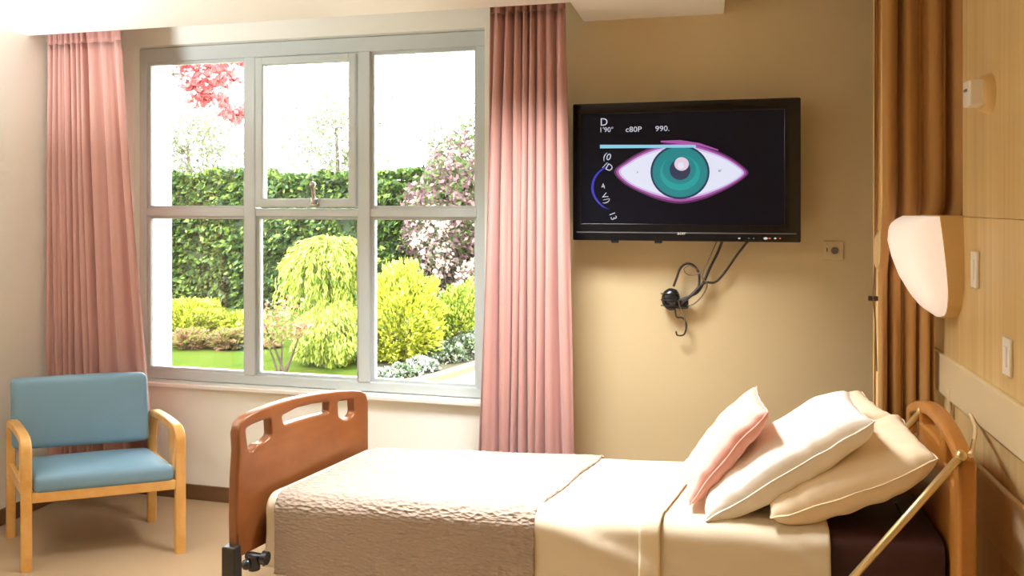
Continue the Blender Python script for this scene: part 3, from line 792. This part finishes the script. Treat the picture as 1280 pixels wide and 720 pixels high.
# rods of the bed head frame
def rod(a, b, r, name, label, cat='rod', m=None):
    bm = bmesh.new(); a, b = Vector(a), Vector(b)
    tube(bm, [a, b], r, 14)
    o = obj(name, bm, m or M['gold'], bed); return o
a = Vector((.735, 2.70, .985)); b = hit(1068, 720, y=2.72); c = b+(b-a)*.35
o = rod(a, c, .012, 'support_rod', '')
o['label'] = 'brassy metal rod slanting down from the headboard'
a2 = hit(1152, 514, x=.74); b2 = hit(1117, 552, y=a2.y+.02); c2 = b2+(b2-a2)*1.9
o = rod(a2, c2, .012, 'support_rod', ''); o['label'] = 'brassy metal rod slanting down from the headboard'
for q in (a, a2):
    bm = bmesh.new(); r = bmesh.ops.create_uvsphere(bm, u_segments=12, v_segments=8, radius=.017)
    for v in r['verts']: v.co += q
    autosmooth(obj('rod_end', bm, M['gold'], bed))
tube_b = bmesh.new(); tube(tube_b, [hit(1119, 628, y=2.95), hit(1140, 665, y=2.93), hit(1175, 728, y=2.90)], .006, 8)
obj('brace_wire', tube_b, M['darkmetal'], bed)
P = [Vector((XR-.02, hit(1213, 521, x=XR).y, .965)), hit(1219, 545, x=.90), hit(1217, 562, x=.82), Vector((.755, 2.66, 1.0)), hit(1216, 566, x=.72)]
P = [hit(1213, 518, x=XR-.025), hit(1219, 535, x=.90), hit(1217, 552, x=.84), Vector((.762, 2.705, .985))]
bm = bmesh.new(); tube(bm, spline(P, 6), .007, 8)
tag(obj('bed_cable', bm, M['cord'], None, loc=P[-1]), 'pale cable hanging from the upper cream board to the headboard corner', 'cable')
bm = bmesh.new(); tube(bm, [hit(1186, 486, x=.925), hit(1187, 505, x=.932), hit(1190, 530, x=.940), hit(1191, 560, x=.942)], .009, 8)
tag(obj('bed_cable', bm, M['cord'], None, loc=hit(1190, 530, x=.93)), 'pale vertical cable on the wall just behind the headboard arch', 'cable')

# ------------------------------------------------------------------ garden
nrng = np.random.default_rng(11)
def leaf_mesh(name, pts, size, mats, aspect=.55, dirs=None, mix=None, jitter=.35):
    n = len(pts); pts = np.asarray(pts, dtype=np.float64)
    t = nrng.normal(size=(n, 3)); t /= np.linalg.norm(t, axis=1)[:, None]
    if dirs is not None:
        t = np.asarray(dirs)+.45*t; t /= np.linalg.norm(t, axis=1)[:, None]
    r = nrng.normal(size=(n, 3)); s = np.cross(t, r); s /= np.linalg.norm(s, axis=1)[:, None]+1e-9
    L = size*(1-jitter+2*jitter*nrng.random(n))[:, None]
    nn = np.cross(t, s)
    a = pts-t*L*.5; c = pts+t*L*.5; b = pts+s*L*.5*aspect+nn*L*.08; d = pts-s*L*.5*aspect+nn*L*.08
    co = np.stack([a, b, c, d], 1).reshape(-1, 3)
    me = bpy.data.meshes.new(name); me.vertices.add(4*n); me.vertices.foreach_set('co', co.ravel().astype(np.float32))
    me.loops.add(4*n); me.loops.foreach_set('vertex_index', np.arange(4*n, dtype=np.int32))
    me.polygons.add(n); me.polygons.foreach_set('loop_start', np.arange(0, 4*n, 4, dtype=np.int32))
    for m in mats: me.materials.append(m)
    mi = nrng.choice(len(mats), size=n, p=mix) if mix is not None else nrng.integers(0, len(mats), n)
    me.polygons.foreach_set('material_index', mi.astype(np.int32))
    me.update(calc_edges=True); me.validate()
    return me
def blob_pts(n, c, rad, lump=.18, flat=1.0, inner=.75, seed=0, zmin=None):
    v = nrng.normal(size=(n, 3)); v /= np.linalg.norm(v, axis=1)[:, None]
    out = []
    for q in v:
        l = 1+lump*noise.noise(Vector(q*2.2)+Vector((seed, seed*2, 0)))*1.6+lump*.5*noise.noise(Vector(q*6)+Vector((seed, 0, 0)))
        rr = l*(inner+(1-inner)*nrng.random()**.5)
        out.append((c[0]+q[0]*rad[0]*rr, c[1]+q[1]*rad[1]*rr, c[2]+q[2]*rad[2]*rr))
    out = np.array(out)
    if zmin is not None: out = out[out[:, 2] > zmin]
    return out
def stems(root, base, tips, r0=.02, r1=.008):
    for k, tip in enumerate(tips):
        bm = bmesh.new(); b = Vector(base)+Vector((.03*math.cos(k*2.1), .03*math.sin(k*2.1), 0)); tip = Vector(tip)
        m1 = b.lerp(tip, .5)+Vector((.04*math.sin(k*5), .03*math.cos(k*3), .02))
        pts = spline([b, m1, tip], 5); tube(bm, pts, [lerp(r0, r1, i/(len(pts)-1)) for i in range(len(pts))], 7)
        obj('stem', bm, M['bark'], root)
def shrub(name, base, rad, n, size, mats, label, cat, lump=.18, mix=None, aspect=.5, zc=None, tips=3, dirs=None, seed=1, inner=.7, core=True, group=None):
    zc = rad[2]*.92+base.z if zc is None else zc
    root = thing(name, base, label, cat, group)
    c = (base.x, base.y, zc)
    pts = blob_pts(n, c, rad, lump, seed=seed, inner=inner, zmin=base.z+.01)
    D = None
    if dirs == 'down':
        D = (pts-np.array([[c[0], c[1], base.z+rad[2]*2.1]])); D[:, 2] -= .3; D /= np.linalg.norm(D, axis=1)[:, None]
    elif dirs == 'out':
        D = (pts-np.array([[c[0], c[1], zc-rad[2]*.6]])); D /= np.linalg.norm(D, axis=1)[:, None]
    link('foliage', leaf_mesh('foliage', pts, size, mats, aspect, D, mix), root)
    stems(root, base, [(base.x+rad[0]*.4*math.cos(k*2.3+seed), base.y+rad[1]*.4*math.sin(k*2.3+seed), zc) for k in range(tips)])
    return root

def ground(px, py): return hit(px, py, z=ZG)
def at(px, depth_y): 
    p = hit(px, HOR, y=depth_y); return Vector((p.x, p.y, ZG))
def zat(px, py, y): return hit(px, py, y=y).z

bm = bmesh.new(); box(bm, (-26, YO+.05, ZG-.1), (16, 60, ZG)); struct('lawn', bm, M['lawn'])

# clipped hedge across the back of the garden
HY = 12.6
hroot = thing('hedge', (-6, HY+.8, ZG), 'tall dark green clipped hedge across the back of the garden', 'hedge')
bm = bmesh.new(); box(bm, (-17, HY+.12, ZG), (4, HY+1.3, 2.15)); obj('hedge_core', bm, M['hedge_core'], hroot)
N = 52000
X = nrng.uniform(-13.5, 1.5, N); Z = nrng.uniform(ZG, 2.42, N)
dep = np.array([noise.noise(Vector((x*1.6, z*2.4, 0)))*.22+noise.noise(Vector((x*4.5, z*7.5, 3)))*.16 for x, z in zip(X, Z)])
Y = HY+dep+nrng.uniform(-.02, .10, N)
top = np.array([2.28+.14*noise.noise(Vector((x*.9, 0, 5)))+.10*noise.noise(Vector((x*3, 0, 9))) for x in X])
keep = Z < top; pts = np.stack([X, Y, Z], 1)[keep]
M1 = 11000; tx = nrng.uniform(-13.5, 1.5, M1); ty = nrng.uniform(HY-.05, HY+1.25, M1)
tz = np.array([2.26+.13*noise.noise(Vector((x*.9, 0, 5)))+.10*noise.noise(Vector((x*3, y*2, 9))) for x, y in zip(tx, ty)])+nrng.uniform(-.05, .05, M1)
allp = np.concatenate([pts, np.stack([tx, ty, tz], 1)])
dirs = np.tile(np.array([[.25, -.8, -.45]]), (len(allp), 1)); dirs[:, 0] = nrng.uniform(-.9, .9, len(allp)); dirs[len(pts):, 2] = .7
link('foliage', leaf_mesh('foliage', allp, .115, LF['hedge'], .55, dirs, [.45, .33, .22]), hroot)

# trees far behind the hedge; sky wash-out put into their pale leaf colour
for (px, y, h, w, seed, lab) in ((235, 24, 5.2, 1.9, 3, 'pale tree beyond the hedge behind the left column of panes'), (420, 27, 6.2, 2.2, 5, 'pale tree beyond the hedge behind the openable casement'),
                                 (575, 34, 6.6, 2.2, 8, 'pale tree beyond the hedge behind the right column of panes')):
    b = at(px, y); root = thing('garden_tree', b, lab, 'tree')
    bm = bmesh.new(); tube(bm, [b, b+Vector((.1, 0, h*.4)), b+Vector((0, 0, h*.75))], [.14, .11, .05], 8); obj('trunk', bm, M['bark'], root)
    link('crown', leaf_mesh('crown', blob_pts(3800, (b.x, b.y, h*.62), (w, w*.8, h*.38), .5, seed=seed, inner=.3), .15, LF['pale'], .6), root)

# red maple: trunk out of sight to the left, branch hanging into the top-left pane
b = at(165, 7.2); root = thing('red_maple', b, 'red-leaved maple branch hanging into the top left pane', 'tree')
my = 6.9
P0 = b+Vector((0, 0, 0)); fork = Vector((b.x+.1, 7.1, 2.9))
bm = bmesh.new(); tube(bm, spline([P0, P0+Vector((.05, 0, 1.5)), fork, fork+Vector((.1, 0, .9))], 6), .05, 8); obj('trunk', bm, M['bark'], root)
ctrs = [(232, 84, 12), (248, 86, 13), (262, 92, 12), (277, 88, 11), (288, 98, 9), (244, 102, 10), (256, 112, 13), (250, 124, 10), (238, 108, 7), (262, 122, 9), (272, 104, 9), (277, 124, 7), (282, 134, 9), (290, 142, 10), (299, 138, 8), (295, 150, 6), (278, 142, 5), (258, 74, 14), (280, 72, 14), (236, 70, 12), (300, 76, 10)]
pts = []
for (px, py, r) in ctrs:
    c = hit(px, py, y=my); rr = r*.0078
    q = nrng.normal(size=(62, 3))*np.array([rr*.5, rr*.9, rr*.42]); pts.append(q+np.array(c))
pts = np.concatenate(pts)
link('foliage', leaf_mesh('foliage', pts, .062, LF['maple'], .8, None, [.65, .35]), root)
for tipc in ((262, 96), (256, 122), (292, 145), (282, 92), (238, 92)):
    bm = bmesh.new(); t = hit(*tipc, y=my); mid = Vector(((fork.x+t.x)/2, 7.0, max(fork.z, t.z)+.15))
    pts_ = spline([fork, mid, t], 6); tube(bm, pts_, [lerp(.02, .004, i/(len(pts_)-1)) for i in range(len(pts_))], 6); obj('branch', bm, M['bark'], root)

# copper-leaved small tree at right
b = at(588, 11.2); z1 = zat(588, 168, 11.2)
sr = shrub('copper_shrub', b, (1.02, .85, (z1-ZG)*.5), 9500, .085, LF['purple'], 'tall purplish shrub in front of the hedge at the right pane', 'shrub', lump=.22, mix=[.32, .36, .32], aspect=.6, seed=4, inner=.6, zc=(z1+ZG)/2+.05)
# blossom shrubs
b = at(543, 10.3); za, zb = zat(543, 262, 10.3), zat(543, 395, 10.3)
root = thing('blossom_shrub', b, 'narrow shrub of pinkish white blossom hanging before the hedge', 'shrub')
cl = []
for (px, py, r) in ((535, 272, 9), (546, 268, 10), (552, 285, 10), (536, 292, 10), (545, 305, 13), (535, 315, 10), (556, 310, 9), (545, 328, 13), (532, 335, 8), (548, 345, 11), (542, 360, 10), (548, 372, 9), (545, 388, 7), (552, 398, 5), (560, 330, 7), (528, 300, 7)):
    c = hit(px, py, y=10.3); cl.append(nrng.normal(size=(110, 3))*np.array([r*.0105*.5, .16, r*.0105*.5])+np.array(c))
link('foliage', leaf_mesh('foliage', np.concatenate(cl), .062, LF['blossom'], .9, None, [.5, .25, .25]), root)
stems(root, b, [(b.x, b.y, zb), (b.x+.15, b.y, (za+zb)/2), (b.x-.12, b.y, za)], .025)
b = at(590, 10.6); root = thing('blossom_shrub', b, 'pink blossom shrub at the right edge beside the curtain', 'shrub')
cl = []
for (px, py, r) in ((583, 340, 10), (592, 332, 10), (597, 350, 12), (580, 355, 8), (604, 340, 12), (575, 362, 6)):
    c = hit(px, py, y=10.2); cl.append(nrng.normal(size=(120, 3))*np.array([r*.0105*.5, .16, r*.0105*.5])+np.array(c))
link('foliage', leaf_mesh('foliage', np.concatenate(cl), .062, LF['blossom'], .9, None, [.55, .3, .15]), root)
stems(root, b, [(b.x, b.y-.3, zat(590, 350, 10.3)), (b.x-.1, b.y-.3, zat(583, 345, 10.3))], .025)

# weeping golden shrub
def weeping(px, pytop, y, rpx, label, n=150):
    b = at(px, y); zt = zat(px, pytop, y); R = rpx/FPX*y*1.05
    root = thing('weeping_shrub', b, label, 'shrub'); pts = []; dr = []
    bmS = []
    for k in range(n):
        a = nrng.uniform(0, 2*PI); rr = R*(.2+.95*nrng.random()**1.3); h0 = zt-.10-nrng.random()*.16
        ztip = max(ZG+.25, zt-.30-nrng.random()*(zt-ZG)*.60)
        P = spline([(b.x, b.y, h0-.25), (b.x+.35*rr*math.cos(a), b.y+.35*rr*math.sin(a), h0+.10*nrng.random()), (b.x+.8*rr*math.cos(a), b.y+.8*rr*math.sin(a), h0-.12), (b.x+rr*math.cos(a), b.y+rr*math.sin(a), ztip)], 12)
        for i in range(3, len(P)-1):
            d = (P[i+1]-P[i]).normalized()
            for _ in range(2):
                pts.append(tuple(P[i]+Vector(nrng.normal(size=3))*.016)); dr.append(tuple(d))
    link('foliage', leaf_mesh('foliage', np.array(pts), .085, LF['lime'], .26, np.array(dr), [.5, .2, .3]), root)
    stems(root, b, [(b.x, b.y, zt-.4), (b.x+.1, b.y, zt-.6)], .03)
weeping(410, 296, 9.5, 62, 'weeping yellow-green shrub with drooping sprays beside the right mullion', 360)
# golden shrubs
def gshrub(px, y, pytop, wpx, n, label, mats=None, mix=None, size=.06, name='golden_shrub', seed=1, dep=.8, lump=.26, asp=.5, dirs='out', inner=.62):
    b = at(px, y); zt = zat(px, pytop, y); R = wpx/2/FPX*y*1.06
    return shrub(name, b, (R, R*dep, (zt-ZG)*.52), n, size, mats or LF['gold'], label, 'shrub', lump=lump, mix=mix, aspect=asp, seed=seed, dirs=dirs, zc=ZG+(zt-ZG)*.48, inner=inner)
gshrub(503, 8.9, 330, 100, 10500, 'large rounded yellow shrub seen through the lower right pane', seed=2, mix=[.5, .2, .3])
gshrub(415, 8.5, 384, 104, 8500, 'low spreading yellow-green shrub below the weeping one', LF['lime'], seed=5, mix=[.45, .2, .35], dirs='down', asp=.35)
gshrub(578, 9.6, 356, 74, 5200, 'small yellowish shrub beside the blossom at the right', LF['lime'], seed=7)
gshrub(236, 9.7, 374, 100, 7600, 'yellow-green shrub at the left of the lower left pane', seed=9, mix=[.4, .35, .25])
gshrub(300, 9.9, 392, 72, 5000, 'yellow-green shrub beside the left mullion', seed=12, mix=[.4, .35, .25])
gshrub(190, 10.2, 380, 70, 3000, 'yellow-green shrub mostly hidden by the white window reveal', seed=14, mix=[.4, .35, .25])
gshrub(238, 9.0, 412, 56, 3000, 'low pinkish twiggy shrub at the lawn edge on the left', LF['pinky'], seed=15, name='twiggy_shrub', mix=[.35, .45, .2])
gshrub(286, 9.1, 412, 56, 3000, 'low pinkish twiggy shrub at the lawn edge near the left mullion', LF['pinky'], seed=16, name='twiggy_shrub', mix=[.35, .45, .2])
gshrub(333, 9.3, 425, 36, 1500, 'small low shrub behind the slender young tree', LF['pinky'], seed=17, name='twiggy_shrub', mix=[.3, .5, .2])
# slender young tree with splayed stems
b = ground(352, 472); root = thing('young_tree', b, 'slender young tree with splayed bare stems and pinkish leaves', 'tree')
for k, (px, py) in enumerate(((337, 436), (352, 420), (371, 428), (378, 405), (330, 405))):
    bm = bmesh.new(); t = hit(px, py, y=b.y); pts_ = spline([b+Vector(((k-2)*.025, 0, 0)), b.lerp(t, .5)+Vector(((k-2)*.012, .02, 0)), t], 5)
    tube(bm, pts_, [lerp(.017, .006, i/(len(pts_)-1)) for i in range(len(pts_))], 7); obj('stem', bm, M['bark'], root)
cl = []
for (px, py, r) in ((335, 395, 14), (350, 385, 14), (330, 412, 10), (345, 405, 14), (365, 400, 12), (372, 415, 10), (358, 418, 10), (340, 425, 9), (380, 408, 8)):
    c = hit(px, py, y=b.y); cl.append(nrng.normal(size=(75, 3))*np.array([r*.009*.55, .13, r*.009*.5])+np.array(c))
link('foliage', leaf_mesh('foliage', np.concatenate(cl), .05, LF['pinky'], .6, None, [.35, .35, .3]), root)
# bed of low silvery plants, path and kerb
def mound(px, py, rpx, hpx, n, label, seed, mats=None, mix=None):
    b = ground(px, py); R = rpx/FPX*b.y; H = hpx/FPX*b.y
    shrub('bedding_plant', b, (R, R*.8, H), n, .045, mats or LF['silver'], label, 'plant', lump=.2, mix=mix, aspect=.7, seed=seed, tips=2, zc=b.z+H*.5)
mound(480, 474, 22, 10, 900, 'low silvery plant at the left end of the flower bed', 1, mix=[.35, .45, .2])
mound(505, 470, 24, 11, 1000, 'low silvery plant in front of the round yellow shrub', 2, mix=[.35, .3, .35])
mound(528, 464, 22, 13, 1000, 'white flowering clump in the middle of the flower bed', 3, mix=[.2, .7, .1])
mound(556, 452, 28, 17, 1400, 'grey-green plant beneath the small yellowish shrub', 4, mix=[.45, .2, .35])
mound(585, 446, 30, 22, 1600, 'grey-green plant spilling towards the kerb at the right', 5, mix=[.45, .2, .35])
K = [ground(*q) for q in ((470, 486), (520, 482), (560, 472), (598, 460), (650, 446))]
bm = bmesh.new(); sp = spline(K, 8)
for i in range(len(sp)-1):
    a, b = sp[i], sp[i+1]; d = (b-a).normalized(); n_ = Vector((-d.y, d.x, 0))
    vs = [bm.verts.new(p+n_*s*.07+Vector((0, 0, h))) for p in (a, b) for s in (-1, 1) for h in (0, .07)]
    for f in ((0, 1, 3, 2), (4, 6, 7, 5), (0, 4, 5, 1), (2, 3, 7, 6), (1, 5, 7, 3)): bm.faces.new([vs[j] for j in f])
bmesh.ops.remove_doubles(bm, verts=bm.verts, dist=.001); bmesh.ops.recalc_face_normals(bm, faces=bm.faces)
struct('kerb', bm, M['kerb'])
bm = bmesh.new(); z = .004
vs = [bm.verts.new((p.x, p.y, ZG+z)) for p in sp]+[bm.verts.new((6, sp[-1].y+1, ZG+z)), bm.verts.new((6, 5.2, ZG+z)), bm.verts.new((sp[0].x, 5.2, ZG+z))]
bm.faces.new(vs); bmesh.ops.recalc_face_normals(bm, faces=bm.faces)
struct('garden_path', bm, M['path'])
bm = bmesh.new()
vs = [bm.verts.new((p.x, p.y, ZG+.006)) for p in sp]+[bm.verts.new((sp[-1].x+1, 12.6, ZG+.006)), bm.verts.new((-6.5, 12.6, ZG+.006))]
gl = [ground(*q) for q in ((400, 436), (440, 450), (462, 476))]
vs += [bm.verts.new((p.x, p.y, ZG+.006)) for p in gl]
bm.faces.new(vs); bmesh.ops.triangulate(bm, faces=bm.faces); bmesh.ops.recalc_face_normals(bm, faces=bm.faces)
struct('flower_bed_soil', bm, M['soil'])

# ------------------------------------------------------------------ added fill panels under the slab, unseen, to brighten the bed and room
def area(name, loc, rot, sx, sy, power, col):
    l = bpy.data.lights.new(name, 'AREA'); l.shape = 'RECTANGLE'; l.size = sx; l.size_y = sy; l.energy = power; l.color = col
    o = bpy.data.objects.new(name, l); C.objects.link(o); o.location = loc; o.rotation_euler = rot; return o
fill_m = emit_mat('fill_diffuser', (1, .93, .82, 1), 2.0)
for k, (x, y, pw_, lab) in enumerate(((-.80, 3.12, 58, 'added unseen fill panel over the bed'), (-2.4, 1.0, 15, 'added unseen fill panel in the middle of the room'))):
    t = thing('fill_panel', (x, y, SLAB), lab, 'ceiling light')
    obj('panel_frame', plate([(-.33, -.33), (.33, -.33), (.33, .33), (-.33, .33)], [[(-.29, -.29), (-.29, .29), (.29, .29), (.29, -.29)]], .02, .003, lambda u, v, w, x=x, y=y: Vector((x+u, y+v, SLAB-.010+w))), M['plastic'], t)
    obj('diffuser', bx((x-.29, y-.29, SLAB-.012), (x+.29, y+.29, SLAB-.002)), fill_m, t)
    area('room_fill', (x, y, SLAB-.03), (0, 0, 0), .56, .56, pw_, (.97, .98, 1) if k == 0 else (1, .92, .80)).data.spread = math.radians(105 if k == 0 else 170)

up = thing('fill_uplighter', (XL, 2.3, 1.95), 'added unseen uplighter high on the left wall', 'fill light')  # added to brighten the ceiling and left wall, out of view
bm = bx((XL, 1.7, 1.93), (XL+.14, 2.9, 1.96), .004); box(bm, (XL+.125, 1.7, 1.95), (XL+.14, 2.9, 2.03), .003)
obj('trough', bm, M['plastic'], up)
obj('tube', bx((XL+.05, 1.75, 1.965), (XL+.08, 2.85, 1.985), .008), fill_m, up)
area('fill_uplight', (XL+.07, 2.3, 2.035), (PI, 0, 0), .08, 1.1, 95, (.93, .97, 1))
# ------------------------------------------------------------------ daylight
w = bpy.data.worlds.new('World'); bpy.context.scene.world = w; w.use_nodes = True
nt = w.node_tree; bg = nt.nodes['Background']
tc = nt.nodes.new('ShaderNodeTexCoord'); sx = nt.nodes.new('ShaderNodeSeparateXYZ'); rp = nt.nodes.new('ShaderNodeValToRGB')
nt.links.new(tc.outputs['Generated'], sx.inputs[0]); nt.links.new(sx.outputs['Z'], rp.inputs[0])
rp.color_ramp.elements[0].color = (1, .99, .95, 1); rp.color_ramp.elements[1].color = (.86, .93, 1, 1); rp.color_ramp.elements[1].position = .8
nt.links.new(rp.outputs[0], bg.inputs[0]); bg.inputs[1].default_value = 21.0
s = bpy.data.lights.new('sun', 'SUN'); s.energy = 16; s.angle = math.radians(1.5); s.color = (1, .96, .86)
so = bpy.data.objects.new('sun', s); C.objects.link(so)
so.rotation_euler = Vector((.35, .62, -1.0)).to_track_quat('-Z', 'Y').to_euler()
pl = area('window_portal', ((WX0+WX1)/2, YO+.02, (WZ0+WZ1)/2), (-PI/2, 0, 0), WX1-WX0, WZ1-WZ0, 1, (1, 1, 1)); pl.data.cycles.is_portal = True

# ------------------------------------------------------------------ camera
cam = bpy.data.cameras.new('camera'); cam.sensor_width = 36; cam.lens = FPX/1280*36; cam.shift_y = -(360-HOR)/1280
cam.clip_start = .05; cam.clip_end = 200
co = bpy.data.objects.new('camera', cam); C.objects.link(co); co.location = EYE; co.rotation_euler = (PI/2, 0, YAW)
sc = bpy.context.scene; sc.camera = co
sc.view_settings.view_transform = 'Standard'; sc.view_settings.look = 'None'; sc.view_settings.gamma = 1; sc.view_settings.use_curve_mapping = False
sc.view_settings.exposure = 0.0
sc.cycles.use_denoising = True; sc.cycles.max_bounces = 10; sc.cycles.diffuse_bounces = 6; sc.cycles.transparent_max_bounces = 16
sc.cycles.sample_clamp_indirect = 8; sc.cycles.caustics_reflective = False; sc.cycles.caustics_refractive = False

# repeats of a kind carry a common group
GROUPS = {'curtain': 'pink curtains either side of the window', 'power_cable': 'cables running down from the television', 'coiled_cable': 'looped cables above the adaptor',
          'dangling_lead': 'leads hanging below the adaptor', 'wall_rail': 'cream protective boards on the veneered wall', 'light_switch': 'switches on the veneered wall',
          'fill_panel': 'added fill panels', 'bed_cable': 'pale cables at the headboard', 'garden_tree': 'pale trees beyond the hedge', 'blossom_shrub': 'blossom shrubs before the hedge',
          'golden_shrub': 'yellow-green garden shrubs', 'twiggy_shrub': 'low twiggy shrubs at the lawn edge', 'bedding_plant': 'low plants in the flower bed'}
for o in C.objects:
    b_ = o.name.split('.')[0]
    if o.parent is None and b_ in GROUPS: o['group'] = GROUPS[b_]
